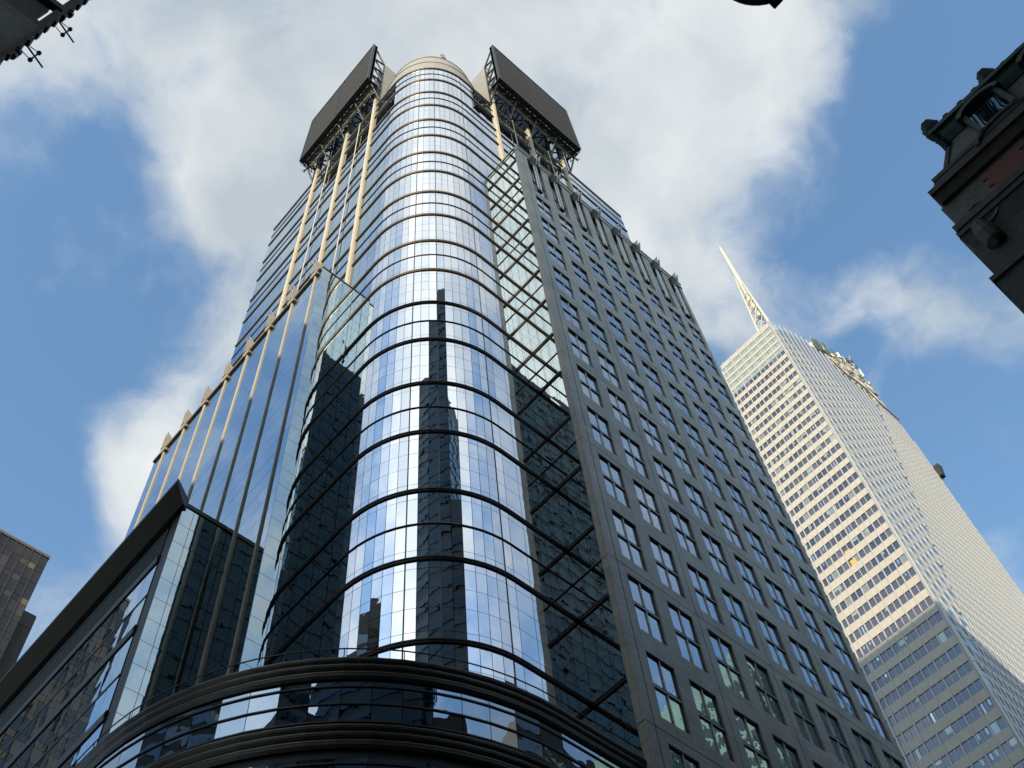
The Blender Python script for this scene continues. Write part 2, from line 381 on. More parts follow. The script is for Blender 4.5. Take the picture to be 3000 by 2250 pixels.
# vertical joints picked out darker on the curve
for k in (7, 10, 16):
    MB().bar((ARC[k][0], ARC[k][1], 43.6), (ARC[k][0], ARC[k][1], TOP), .055, 4).build('dark_joint', 'mullion_dark', tower)
# cream pilasters and rods
for y, zb, zt in ((48.1, 112, 218.5), (56.4, 112, 216), (65.4, 112, 216)):
    MB().box(XL-.34, XL-.02, y-.34, y+.34, zb, zt).box(XL-.42, XL-.32, y-.22, y+.22, zb, zt).build('pilaster', 'cream_metal', tower)
for y in (52.05, 61.05): MB().bar((XL-.30, y, 114), (XL-.30, y, 192), .085, 8).build('rod', 'cream_metal', tower)
for x, zt in ((43.1, 218.5), (51.8, 216), (60.6, 216)):
    MB().box(x-.34, x+.34, YR-.34, YR-.02, 159.5, zt).box(x-.22, x+.22, YR-.42, YR-.32, 159.5, zt).build('pilaster', 'cream_metal', tower)
for x in (47.4, 56.2): MB().bar((x, YR-.42, 159.5), (x, YR-.42, 192), .085, 8).build('rod', 'cream_metal', tower)
# box that carries the signs, its end panels, and the conical crown
MB().box(XL+.05, XL+18, 47.0, 66.3, TOP, 216).box(42.9, 62.4, YR+.05, YR+14, TOP, 216.2).build('sign_house', 'core_dark', tower)
MB().box(XL-.1, XL+5.2, 46.45, 46.95, TOP-.2, 217.2).build('end_panel', 'panel_beige', tower)
MB().box(42.35, 42.85, YR-.1, YR+5.2, TOP-.2, 218.2).build('end_panel', 'panel_beige', tower)
cr_ = MB(); cr_.lathe((CX, CY), [(RR+.12, TOP+.1), (RR-.1, TOP+5), (RR-.9, TOP+12), (RR-2.1, TOP+17.5), (RR-3.8, TOP+21.8), (RR-6, TOP+24), (.3, TOP+25)], 68)
cr_.build('crown', 'panel_beige', tower)
for zz, rr_ in ((TOP+5, RR-.06), (TOP+12, RR-.86), (TOP+17.5, RR-2.06)):
    MB().lathe((CX, CY), [(rr_, zz-.08), (rr_+.07, zz-.08), (rr_+.07, zz+.08), (rr_, zz+.08)], 68).build('crown_seam', 'cream_dull', tower)
roofb = MB(); roofb.prism(list(poly), TOP-.05, TOP+.45)
roofb.build('roof_edge', 'mullion_dark', tower)

# granite wing
GX = [43.2, 51.95, 60.70, 69.45, 78.2]; GZ = [-1.45+15.95*k for k in range(11)]
MB().box(XG+.12, 78.1, YG+.46, 62, G, 157.4).box(XG+.12, XG+1, YG+.46, YR+.2, G, 158.8).build('wing_core', 'core_dark', tower)
GB, GH = 8.75-.07, 15.95-.09
panel = MB()
xs = [0, .85, 3.65, 5.10, 7.90, GB]; wz = [(1.15, 7.05), (9.15, 15.05)]
for a, b in ((0, .85), (3.65, 5.10), (7.90, GB)): panel.box(a, b, 0, .45, 0, GH)
for a, b in ((.85, 3.65), (5.10, 7.90)):
    zz = 0
    for lo, hi in wz: panel.box(a, b, 0, .45, zz, lo); zz = hi
    panel.box(a, b, 0, .45, zz, GH)
panel_me = panel.mesh('granite_panel', 'granite')
win = MB()                                    # one window: 2.8 x 5.9 m, two leaves over two, heavy transom
W_, H_ = 2.8, 5.9
for x0, x1 in ((.06, 1.36), (1.44, 2.74)):
    for z0, z1 in ((.06, 2.72), (3.18, 5.84)): win.box(x0, x1, .20, .26, z0, z1, 0)
win.box(0, W_, .14, .40, 2.72, 3.18, 1); win.box(0, W_, .08, .14, 2.82, 2.92, 2)
win.box(1.34, 1.46, .10, .40, 0, 2.72, 2); win.box(1.34, 1.46, .10, .40, 3.18, H_, 2)
win.box(0, .06, .16, .40, 0, H_, 1); win.box(W_-.06, W_, .16, .40, 0, H_, 1); win.box(.06, W_-.06, .16, .40, 0, .06, 1); win.box(.06, W_-.06, .16, .40, H_-.06, H_, 1)
win_me = win.mesh('window', ['window_glass', 'mullion_dark', 'silver'])
for i in range(4):
    for k in range(1, 9):
        p = link('granite_panel', panel_me, tower); p.location = (GX[i]+.035, YG, GZ[k]+.045)
        for dx in (.85, 5.10):
            for lo, hi in wz:
                wn = link('window', win_me, p); wn.location = (dx, 0, lo)
                wn.rotation_euler = (random.gauss(0, .0016), 0, random.gauss(0, .0016))
# bottom storeys plain
MB().box(43.2, 78.2, YG, YG+.45, G, GZ[1]-.05).build('granite_base', 'granite', tower)
for k in range(1, 10):                        # the corner pier and its narrow return
    MB().box(XG, GX[0]-.035, YG+.01, YG+.45, GZ[k]+.045, GZ[k+1]-.045).box(XG, XG+.12, YG+.45, 31.2, GZ[k]+.045, GZ[k+1]-.045).build('granite_pier', 'granite', tower)
# tall top storey with pipe columns and bracket lamps
for i in range(4):
    x = GX[i]+.035; z0, z1 = GZ[9]+.045, GZ[10]-.4
    tp = MB()
    for a, b in ((0, .85), (3.65, 5.10), (7.90, GB)): tp.box(x+a, x+b, YG, YG+.45, z0, z1)
    for a, b in ((.85, 3.65), (5.10, 7.90)): tp.box(x+a, x+b, YG, YG+.45, z0, z0+1.15); tp.box(x+a, x+b, YG, YG+.45, z1-.8, z1)
    tpo = tp.build('granite_panel', 'granite', tower)
    for a in (.85, 5.10):
        g2 = MB()
        for q in (0, 1): g2.box(x+a+.06+q*1.4, x+a+1.34+q*1.4, YG+.32, YG+.38, z0+1.2, z1-.85, 0)
        g2.box(x+a, x+a+2.8, YG+.24, YG+.4, z0+5.8, z0+6.3, 1)
        g2.build('tall_window', ['window_glass', 'mullion_dark'], tpo)
        c = x+a+1.4
        pc = MB()
        for q in (-.24, .24): pc.bar((c+q, YG+.02, z0+3.2), (c+q, YG-.05, z1-.9), .13, 8, 0)
        pc.box(c-.42, c+.42, YG-.1, YG+.3, z0+2.7, z0+3.2, 1)
        pc.build('pipe_column', ['silver', 'mullion_dark'], tpo)
        rb = MB()
        rb.hexa([(c-.75, YG-.05, z1-2.4), (c+.1, YG-.05, z1-2.4), (c+.1, YG+.2, z1-2.4), (c-.75, YG+.2, z1-2.4), (c-1.0, YG-.75, z1-.6), (c-.05, YG-.75, z1-.6), (c-.05, YG+.2, z1-.6), (c-1.0, YG+.2, z1-.6)], 1)
        for q in (.15, .75):
            rb.hexa([(c+q, YG-.25, z1-1.6), (c+q+.1, YG-.25, z1-1.6), (c+q+.1, YG+.15, z1-1.6), (c+q, YG+.15, z1-1.6), (c+q, YG-.95, z1+2.0), (c+q+.1, YG-.95, z1+2.0), (c+q+.1, YG+.1, z1+2.0), (c+q, YG+.1, z1+2.0)], 0)
        rb.box(c+.15, c+.85, YG-.35, YG+.1, z1-1.9, z1-1.6, 1)
        rb.build('roof_bracket', ['silver', 'copper_green'], tower)
MB().box(XG, 78.3, YG-.12, YG+.6, GZ[10]-.38, GZ[10]-.22).box(XG, 78.3, YG-.05, YG+.6, GZ[10]-.22, 159.3).box(XG, 78.36, YG-.16, YG+.65, 159.3, 159.5).build('parapet', 'granite', tower)
MB().box(78.2, 78.55, YG+.3, 62, G, 158).build('end_wall', 'granite', tower)
# mirrored return between the granite and the curve
rf = PaneField(tower, 'return_pane', 'return_glass', 'green_glass', 120, jit=.0010)
for z0, z1 in ZON:
    if z0 > 158: continue
    for k in range(3): rf.add((XG, YR-k*1.045), (XG, YR-(k+1)*1.045), z0, min(z1, 159), z1-z0 > 1.3)
rf.done()
MB().box(XG-.1, XG+.15, 31.2, YR, 159.0, 159.5).build('return_coping', 'bronze_light', tower)

# west wing with cream mullions and finials
XW, YW, ZW = 23.09, 46.8, 114.5
MB().box(XW+.1, 33, YW+.1, 81.3, G, ZW-.15).build('wing_core', 'core_dark', tower)
MY = [48.0+4.395*k for k in range(8)]
vf = PaneField(tower, 'wing_pane', 'wing_glass', 'blue_glass', 270, jit=.0011, gap=.02)
ends = [81.3] + MY[::-1] + [YW]
zz = [ZW-.35-2.25*k for k in range(33)]
for a, b in zip(ends, ends[1:]):
    for z1, z0 in zip(zz, zz[1:]):
        if b < 47.9 or a > 80: vf.add((XW, a), (XW, b), z0, z1, False)
        else: vf.add((XW, a), (XW, b), z0, z1)
vf.done()
for y in MY:
    mu = MB().box(XW-.13, XW-.0, y-.07, y+.07, 42.5, ZW).box(XW-.17, XW-.12, y-.04, y+.04, 42.5, ZW).build('wing_mullion', 'cream_metal', tower)
    fi = MB()
    for dy in (-.30, .16):
        fi.hexa([(XW-.5, y+dy, ZW-.2), (XW+.1, y+dy, ZW-.2), (XW+.1, y+dy+.1, ZW-.2), (XW-.5, y+dy+.1, ZW-.2), (XW-.55, y+dy, ZW+2.9), (XW+.7, y+dy, ZW+1.6), (XW+.7, y+dy+.1, ZW+1.6), (XW-.55, y+dy+.1, ZW+2.9)])
    fi.box(XW-.52, XW+.1, y-.34, y+.30, ZW-.42, ZW-.2)
    fi.hexa([(XW-.3, y-.5, ZW-.9), (XW-.05, y-.5, ZW-.9), (XW-.05, y+.5, ZW-.9), (XW-.3, y+.5, ZW-.9), (XW-.45, y-.55, ZW-.55), (XW-.0, y-.55, ZW-.55), (XW-.0, y+.55, ZW-.55), (XW-.45, y+.55, ZW-.55)])
    fi.build('finial', 'cream_dull', mu)
MB().box(XW-.22, XW+.25, YW+.3, 81.3, ZW-.35, ZW+.1).build('coping', 'bronze_light', tower)
MB().box(XW, 27.38, YW-.06, YW+.2, ZW-.2, ZW+.02).build('coping', 'mullion_dark', tower)
sf = PaneField(tower, 'end_wall_pane', 'end_wall_glass', 'green_glass', 200, jit=.0013)
zs = [ZW-.2-2.2*k for k in range(34)]
for i in range(3):
    x0 = XW + i*1.44; x1 = x0+1.44
    off = 0 if i % 2 else .45
    for z1, z0 in zip(zs, zs[1:]): sf.add((x0, YW), (x1, YW), z0-off, z1-off if z1 < ZW-.3 else z1)
sf.done()

# lower block on the avenue with the deep dark cornice
XB, YB, ZB = 18.88, 54.1, 73.5
MB().box(XB+.1, 24, YB+.1, 128, G, ZB-.1).build('block_core', 'core_dark', tower)
cn = MB()
cn.hexa([(XB-.3, YB-.6, ZB-.9), (XB+.3, YB, ZB-.9), (XB+.3, 128, ZB-.9), (XB-.3, 128, ZB-.9), (17.31, 52.75, ZB+.1), (XB+.3, YB, ZB+.1), (XB+.3, 128, ZB+.1), (17.31, 128, ZB+.1)])
cn.hexa([(17.28, 52.72, ZB+.1), (XB+.3, YB-.03, ZB+.1), (XB+.3, 128, ZB+.1), (17.28, 128, ZB+.1), (17.28, 52.72, ZB+.5), (XB+.3, YB-.03, ZB+.5), (XB+.3, 128, ZB+.5), (17.28, 128, ZB+.5)])
cn.build('block_cornice', 'black_steel', tower)
MB().box(XB+.1, 23.05, YB-.06, YB+.2, ZB-.35, ZB+.1).build('coping', 'mullion_dark', tower)
MB().box(XB+.05, XB+.35, YB+.05, YB+1.5, 42, ZB-.5).build('corner_post', 'black_steel', tower)
zb = [(72.9, 71.7, 0), (71.47, 68.35, 0), (67.37, 63.7, 0), (63.47, 60.45, 0), (59.57, 55.67, 0), (55.38, 52.35, 0), (51.48, 47.68, 0), (47.48, 43.8, 0)]
kf = PaneField(tower, 'block_pane', 'block_glass', 'blue_glass', 150, jit=.0012)
for z1, z0, _ in zb:
    for j in range(22):
        y1 = 55.7+1.5*(j+1); kf.add((XB, y1), (XB, y1-1.5), z0, z1)
    for j in range(22, 47):
        y1 = 55.7+1.5*(j+1); kf.add((XB, y1), (XB, y1-1.5), z0, z1, False)
kf.done()
for z, h, d in ((71.58, .11, .06), (67.86, .44, .16), (63.58, .11, .06), (60.0, .44, .16), (55.52, .11, .06), (51.92, .44, .16), (47.58, .11, .06)):
    MB().sweep([(XB, 128), (XB, 55.7)], [(-.08, z-h), (d*.6, z-h), (d, z-h*.4), (d, z+h*.5), (d*.5, z+h), (-.08, z+h)]).build('block_band', 'bronze', tower)
qf = PaneField(tower, 'block_end_pane', 'block_end_glass', 'green_glass', 100, jit=.0012)
for i in range(4):
    for k in range(14): qf.add((XB+i*1.05, YB), (XB+(i+1)*1.05, YB), 73.0-2.2*(k+1), 73.0-2.2*k)
qf.done()

# podium
RP = 18.5; PX, PY = 35.5, 49.9; ZP = 43.65
PARC = [(PX-RP*math.sin(R(90-5*k)), PY-RP*math.cos(R(90-5*k))) for k in range(19)]
PP = [(17.0, 128)] + PARC + [(XG, 31.4)]
MB().prism([(17.1, 128)] + [(PX-(RP-.1)*math.sin(R(90-5*k)), PY-(RP-.1)*math.cos(R(90-5*k))) for k in range(19)] + [(XG+.2, 31.5), (XG+.2, 50), (30, 128)], G, ZP-.3).build('podium_core', 'core_dark', tower)
of = PaneField(tower, 'podium_pane', 'podium_glass', 'podium_glass', 240, jit=.0016)
rows = []
for base in (42.25, 37.2, 32.15, 27.1): rows += [(base-.35, base-.05), (base-1.55, base-.45), (base-2.75, base-1.65), (base-3.2, base-2.85)]
segs = list(zip(PARC, PARC[1:])) + [(PARC[-1], (38.9, 31.4)), ((38.9, 31.4), (XG, 31.4))] + [((17.0, PY+1.6*(j+1)), (17.0, PY+1.6*j)) for j in range(46)]
for z0, z1 in rows:
    for n_, (a, b) in enumerate(segs): of.add(a, b, z0, z1, n_ < 32 and z1-z0 > .9)
of.done()
for base, tiers in ((ZP, 1), (39.0, 0), (34.0, 1), (28.9, 0)):
    b0 = base
    MB().sweep(PP, [(0, b0-.35), (.26, b0-.35), (.34, b0-.18), (.34, b0-.07), (0, b0-.07)]).sweep(PP, [(0, b0-.75), (.17, b0-.75), (.25, b0-.58), (.25, b0-.47), (0, b0-.47)]).sweep(PP, [(0, b0-1.3), (.06, b0-1.3), (.14, b0-1.1), (.14, b0-.9), (0, b0-.9)]).build('podium_cornice', 'bronze', tower)
    for dz, d in ((0, .36), (-.40, .27), (-.82, .16)):
        MB().sweep(PP, [(0, b0+dz-.07), (d, b0+dz-.07), (d, b0+dz), (0, b0+dz)]).build('cornice_lip', 'bronze_light', tower)
for base in (42.25, 37.2, 32.15, 27.1):
    for z in (base-.40, base-1.60, base-2.80): MB().sweep(PP, [(-.05, z-.05), (.07, z-.05), (.07, z+.05), (-.05, z+.05)]).build('podium_transom', 'bronze', tower)
rl = MB()
RPATH = [(PX-(RP+.2)*math.sin(R(90-5*k)), PY-(RP+.2)*math.cos(R(90-5*k))) for k in range(19)]
RPATH = [(16.8, 80)] + RPATH + [(XG, 31.2)]
for z in (44.45,): rl.sweep(RPATH, [(-.03, z-.03), (.03, z-.03), (.03, z+.03), (-.03, z+.03)])
for x, y in RPATH[1:-1:2]: rl.bar((x, y, ZP-.05), (x, y, 44.45), .03, 6)
rl.build('railing', 'bronze', tower)

# ------------------------------------------------------------------ rooftop signs
def sign(axis):
    t = thing('rooftop_sign', 'black slatted rooftop sign on steel trusses above the plain glass avenue wall' if axis == 'x' else 'black slatted rooftop sign on steel trusses above the granite wing', 'sign')
    if axis == 'x': P = lambda u, d, z: (23.9+d, 46.2+u, z)       # u along the face, d inward to the wall
    else: P = lambda u, d, z: (41.9+u, 30.75+d, z)
    Wd, Z0, Z1 = 20.7, 198.6, 224.6
    def bx(mb, u0, u1, d0, d1, z0, z1, m=0):
        a = P(u0, d0, z0); b = P(u1, d1, z1); mb.box(min(a[0], b[0]), max(a[0], b[0]), min(a[1], b[1]), max(a[1], b[1]), z0, z1, m)
    mb = MB(); bx(mb, 0, Wd, .35, .8, Z0+.2, Z1-.2); mb.build('back_board', 'black_steel', t)
    n = 15
    for i in range(n):
        z = Z0+.5+(Z1-Z0-1)/n*(i+.5); h = (Z1-Z0-1)/n
        mb = MB(); bx(mb, .35, Wd-.35, .0, .35, z-h*.5+.10, z+h*.5-.28); mb.build('slat', 'sign_black', t)
    fr = MB(); bx(fr, 0, Wd, -.1, .9, Z0, Z0+.45); bx(fr, 0, Wd, -.1, .9, Z1-.45, Z1); bx(fr, 0, .4, -.1, .9, Z0+.45, Z1-.45); bx(fr, Wd-.4, Wd, -.1, .9, Z0+.45, Z1-.45); bx(fr, Wd/2-.09, Wd/2+.09, -.08, .0, Z0+.45, Z1-.45)
    fr.build('frame', 'black_steel', t)
    for u in (.5, 5.2, 10.3, 15.4, 20.2):
        tr = MB()
        for a, b in (((1.0, Z0-.2), (1.0, Z1-.5)), ((3.3, Z0-6), (3.3, Z1-7)), ((1.0, Z0), (3.3, Z0-6)), ((1.0, Z0), (3.3, Z0)), ((1.0, Z0+6), (3.3, Z0)), ((1.0, Z0+6), (3.3, Z0+6)), ((1.0, Z0+12), (3.3, Z0+6)), ((1.0, Z0+12), (3.3, Z0+12)), ((1.0, Z0+18), (3.3, Z0+12)), ((1.0, Z1-.6), (3.3, Z1-7)), ((1.0, Z0+18), (3.3, Z1-7))):
            tr.bar(P(u, a[0], a[1]), P(u, b[0], b[1]), .17, 6)
        tr.build('truss', 'black_steel', t)
    wk = MB(); bx(wk, 0, Wd, .9, 2.2, Z0-.5, Z0-.3)
    for i in range(22): wk.bar(P(i*Wd/21, .2, Z0-.4), P(i*Wd/21, 3.0, Z0-.55), .07, 4)
    for i in range(10): wk.bar(P(i*Wd/10, .2, Z0-.4), P((i+1)*Wd/10, 3.0, Z0-.55), .09, 4); wk.bar(P(i*Wd/10, 3.0, Z0-.5), P((i+1)*Wd/10, 1.0, Z0-3.4), .08, 4)
    wk.bar(P(0, 1.4, Z0-3.4), P(Wd, 1.4, Z0-3.4), .13, 6); wk.build('catwalk', 'black_steel', t)
    tb = MB(); tb.bar(P(1.2, 2.0, Z0-1.2), P(Wd-1.2, 2.0, Z0-1.2), .34, 10); tb.build('light_tube', 'silver', t)
    return t
sign('x'); sign('y')
an = thing('roof_antenna', 'thin roof antenna with small ringed platform on the rounded crown', 'antenna')
ax, ay, az_ = 35.2, 38.4, 215.6
MB().bar((ax, ay, az_-3), (ax, ay, az_+3.8), .12, 8).bar((ax, ay, az_+3.8), (ax, ay, az_+7.6), .05, 6).build('mast', 'black_steel', an)
MB().lathe((ax, ay), [(.15, az_+.4), (.75, az_+.9), (.75, az_+1.5), (.15, az_+1.5)], 12).build('platform', 'black_steel', an)
MB().lathe((ax, ay), [(.12, az_-2.2), (.55, az_-2.2), (.55, az_+.1), (.12, az_+.1)], 12).build('housing', 'white_fin', an)
for z in (4.4, 5.4, 6.3): MB().bar((ax-.45, ay+.3, az_+z), (ax+.45, ay-.3, az_+z), .05, 4).build('crossbar', 'black_steel', an)

# ------------------------------------------------------------------ the white glass tower with the spire
bt = thing('white_tower', 'pale white glass tower with gridded windows, ribbed side and roof spire', 'skyscraper')
X0, YA = 175.0, 47.0
MB().prism([(X0+.3, 110), (X0+.3, YA+.25), (257, YA+.25), (257, 110)], G, 286).build('core', 'office_glass', bt)
MB().box(X0+.6, X0+30, YA+.6, 68, 268, 291).build('crown_core', 'white_frit', bt)
rowz = []; z = 276.7
while z > 95:
    pitch = 4.15 if z > 250 else 4.15+(250-z)/75*.52
    pitch = min(pitch, 4.72); rowz.append((z, pitch)); z -= pitch
cols = [YA+1.6*k for k in range(0, 40)]
wcount = 0; rest = MB(); ow = {}
for z, p in rowz:
    MB().box(X0-.10, X0+.3, YA+.05, 110, z-p, z-p*.52).build('spandrel', 'white_frit', bt)
for z, p in rowz:
    for k in range(13):
        y0 = YA+.45+1.58*k; a, b, c, d = y0+.05, y0+1.53, z-p*.52, z-.06
        if wcount < 300:
            key = round(p, 3)
            if key not in ow: ow[key] = MB().box(0, .06, 0, b-a, 0, d-c).mesh('window', 'office_glass')
            o = link('window', ow[key], bt); o.location = (X0+.05, a, c); wcount += 1
        else: rest.box(X0+.05, X0+.11, a, b, c, d)
        if random.random() < .20 and z < 268:                     # blinds drawn part of the way
            rest.box(X0+.02, X0+.048, a+(0 if random.random() < .5 else .9), b-(.9 if random.random() < .5 else .1), d-(d-c)*random.choice((.35, .6, 1)), d-.02, 1)
for opx, opy in ((2486, 1621), (2502, 1648)):         # two boarded windows
    q = ray(opx, opy); q = q*(X0/q.x); MB().box(X0-.06, X0+.02, q.y-.75, q.y+.75, q.z-1.1, q.z+1.1).build('board', 'orange_board', bt)
rest.build('window_rest', ['office_glass', 'pale_glass'], bt, kind='stuff')
zt0 = 276.7
for i in range(5):                            # pale screen storeys of the crown
    z = zt0+i*3.3
    MB().box(X0-.10, X0+.3, YA+.05, 67.6, z+2.0, z+3.3).build('crown_band', 'white_frit', bt)
    for k in range(13):
        y0 = YA+.45+1.58*k; MB().box(X0+.02, X0+.1, y0+.05, y0+1.53, z, z+2.0).build('crown_pane', 'pale_glass', bt)
MB().box(X0-.10, X0+.6, YA+.05, 67.6, zt0+16.5, zt0+17.6).build('crown_band', 'white_frit', bt)
for k in range(0, 14):
    y = YA+.42+1.58*k; big = k % 2 == 0
    MB().box(X0-(.32 if big else .2), X0+.06, y-(.11 if big else .06), y+(.11 if big else .06), 90, (zt0+17.9) if big else zt0).build('fin', 'white_fin', bt)
MB().box(X0-.45, X0+.5, YA-.2, YA+.15, 60, zt0+17.8).build('corner_fin', 'white_fin', bt)
MB().box(X0-.4, X0+.4, 67.6, 67.9, 90, zt0+14).build('corner_fin', 'white_fin', bt)
# ribbed side: wide ribs on the cut corner, close ribs beyond the slanting fold
def foldx(z): return 175+(z-140)*.375 if z > 140 else 175
def topz(x):
    pts = [(175, 290), (182.5, 299), (196, 309), (213, 321), (219.9, 315.6), (235.8, 320.5), (243.9, 318), (254, 317), (257.2, 304), (262, 304)]
    for (xa, za), (xb, zb_) in zip(pts, pts[1:]):
        if xa <= x <= xb: return za+(zb_-za)*(x-xa)/(xb-xa)
    return 304
gl1 = MB(); gl1.prism([(175.2, YA-.02), (257.2, YA-.02), (257.2, YA+.2), (175.2, YA+.2)], 60, 287)
OUT = [(175.2, 287), (257.2, 287), (257.2, 303), (254, 316), (243.9, 317), (235.8, 319.5), (219.9, 314.6), (213, 320), (196, 308), (182.5, 298), (175.2, 289)]
gl1.face([(x_, YA-.02, z_) for x_, z_ in OUT]); gl1.face([(x_, YA+.2, z_) for x_, z_ in reversed(OUT)])
for (xa, za), (xb, zb_) in zip(OUT, OUT[1:]+OUT[:1]): gl1.face([(xa, YA-.02, za), (xa, YA+.2, za), (xb, YA+.2, zb_), (xb, YA-.02, zb_)])
gl1.build('ribbed_glass', 'south_glass', bt)
hb = MB(); z = 290
while z > 60:
    hb.box(175.3, 257.1, YA-.07, YA-.03, z-1.7, z); z -= 4.2
hb.build('floor_strip', 'white_fin', bt)
x = 178.0
while x < 240:
    zlo = 60 if x < 176 else max(60, 140+(x-175)/.375)
    if zlo < topz(x)-3: MB().box(x-.26, x+.26, YA-.26, YA-.07, zlo, topz(x)+(2.0 if x < 214 else .2)).build('rib', 'white_fin', bt)
    x += 4.1
x = 176.5
while x < 257.3:
    zhi = min(topz(x), 140+(x-175)/.375)-1.2
    MB().box(x-.16, x+.16, YA-.20, YA-.07, 60, zhi).build('rib', 'white_fin', bt); x += 2.05
# unfinished rooftop along the ribbed side
random.seed(11)
RO = [(211, 319), (219.9, 315), (235.8, 320), (243.9, 317.5), (252.5, 317), (252.8, 324), (251.8, 346), (250.5, 355), (238, 346), (225.4, 335.6), (214, 325)]
rh = MB(); k_ = len(RO)
rh.face([(x_, YA+1.2, z_) for x_, z_ in RO]); rh.face([(x_, YA+9, z_) for x_, z_ in reversed(RO)])
for (xa, za), (xb, zb_) in zip(RO, RO[1:]+RO[:1]): rh.face([(xa, YA+1.2, za), (xa, YA+9, za), (xb, YA+9, zb_), (xb, YA+1.2, zb_)])
rh.build('roof_house', 'white_sheet', bt)
def lohi(x):
    lo = topz(min(x, 253)); hi = 323+(x-212)*.84 if x < 251 else 340
    return lo, hi
for i in range(60):
    x = 213+i*.66+random.uniform(-.5, .5); lo, hi = lohi(x); zc = lo+(hi-lo)*random.uniform(.05, .6)
    a = random.uniform(1.0, 2.6); y = YA+random.uniform(.1, .8)
    MB().hexa([(x-a, y, zc-a*1.1), (x+a, y-.3, zc-a*1.6), (x+a, y+1, zc-a), (x-a, y+1, zc-a*.8), (x-a*.7, y+.2, zc+a*1.5), (x+a*1.1, y, zc+a), (x+a, y+1, zc+a), (x-a*.8, y+1.2, zc+a*1.6)]).build('roof_sheet', random.choice(('white_sheet', 'white_sheet', 'white_fin', 'cream_dull')), bt)
for i in range(120):
    x = 210+random.random()*42; lo, hi = lohi(x); zc = lo+(hi-lo)*random.uniform(.5, 1.05)
    MB().bar((x, YA+random.uniform(-.4, .8), zc), (x+random.uniform(-2.5, 2.5), YA+random.uniform(-.4, .8), zc+random.uniform(-4, 4)), random.uniform(.14, .3), 4).build('scaffold_pole', random.choice(('scaffold_rust', 'copper_green', 'silver')), bt)
for i in range(16):
    x = 210+random.random()*11; zc = 323+(x-211)*.84
    MB().bar((x, YA-.3, zc-5), (x+random.uniform(-1.5, 1.5), YA-.3, zc+random.uniform(1, 5)), .2, 4).build('scaffold_pole', 'copper_green', bt)
ed = [(217, 317), (222, 315.4), (235.8, 320), (243.9, 317.4), (254, 316.6)]
for (xa, za), (xb, zb_) in zip(ed, ed[1:]): MB().bar((xa, YA-.5, za), (xb, YA-.5, zb_), .30, 4).build('roof_edge', 'scaffold_rust', bt)
MB().hexa([(257, YA-1.5, 285), (259, YA-1.5, 285), (259, YA, 285), (257, YA, 285), (256.5, YA-2.2, 290), (259.8, YA-2.2, 291), (259.5, YA, 291), (256.5, YA, 290)]).build('hoist_platform', 'black_steel', bt)
# spire
sp = thing('roof_spire', 'white lattice roof spire tapering to a slim pole on the white glass tower', 'spire')
sx, sy = 181.0, 50.2
def leg(i, z):
    f = (z-296)/(343-296); r_ = 3.4*(1-f)+.75*f; t = R(100+120*i); return (sx+r_*math.cos(t), sy+r_*math.sin(t), z)
ztops = (343, 335, 326)
for i in range(3): MB().bar(leg(i, 288), leg(i, ztops[i]), .42, 8, r2=.30).build('leg', 'white_steel', sp)
lz = [292, 300, 308, 315, 321, 326]
for a, b in zip(lz, lz[1:]):
    for i in range(3):
        j = (i+1) % 3; MB().bar(leg(i, a), leg(j, b), .20, 6).build('brace', 'white_steel', sp); MB().bar(leg(i, b), leg(j, b), .17, 6).build('strut', 'white_steel', sp)
MB().bar((sx, sy, 310), (sx, sy, 346), 1.0, 12, r2=.85).build('mast', 'white_steel', sp)
MB().bar((sx, sy, 346), (sx, sy, 367), .80, 12, r2=.55).build('pole', 'white_steel', sp)
MB().bar((sx, sy, 367), (sx, sy, 368.6), .30, 8).build('tip', 'scaffold_rust', sp)

# ------------------------------------------------------------------ dark office slab up the avenue
ds = thing('dark_slab', 'dark brown office slab with thin gold mullions and some tan panes', 'office building')
Y0 = 160.0
MB().box(-13.3, 32.65, Y0+.15, 215, G, 178.4).box(32.65, 35.9, Y0+4, 214, G, 166.5).build('core', 'core_dark', ds)
MB().box(32.72, 35.9, Y0+3.8, Y0+4, G, 163.2).build('flank_wall', 'stone_dark', ds)
MB().box(32.72, 35.95, Y0+3.75, Y0+4, 163.2, 166.8).build('flank_cap', 'brown_mullion', ds)
MB().box(35.9, 36.1, Y0+4, 214, G, 166.6).build('flank_wall', 'stone_dark', ds)
mwin = MB(); restw = MB(); cnt = 0; ms = {}
cw = 1.77
for i in range(26):
    x1 = 32.6-i*cw; x0 = x1-cw
    z = 178.3; j = 0
    while z > 60:
        h = 3.2 if j % 2 == 0 else 1.5
        if j % 2 == 0 or True:
            if i < 10 and z > 118 and cnt < 300:
                k = round(h, 2)
                if k not in ms: ms[k] = MB().box(0, cw-.1, 0, .05, 0, h-.08).mesh('pane', 'brown_glass')
                o = link('pane', ms[k], ds); o.location = (x0+.05, Y0+.06, z-h+.04); cnt += 1
            else:
                restw.box(x0+.05, x1-.05, Y0+.06, Y0+.11, z-h+.04, z-.04, random.choice((0, 0, 1, 2)))
        z -= h; j += 1
    MB().box(x0-.08, x0+.08, Y0-.18, Y0+.14, 40, 178.5).build('mullion', 'brown_mullion', ds)
restw.build('pane_rest', ['brown_glass', 'core_dark', 'brown_mullion'], ds, kind='stuff')
MB().box(-13.4, 32.75, Y0-.1, Y0+.6, 178.3, 179.0).build('roof_edge', 'stone_dark', ds)

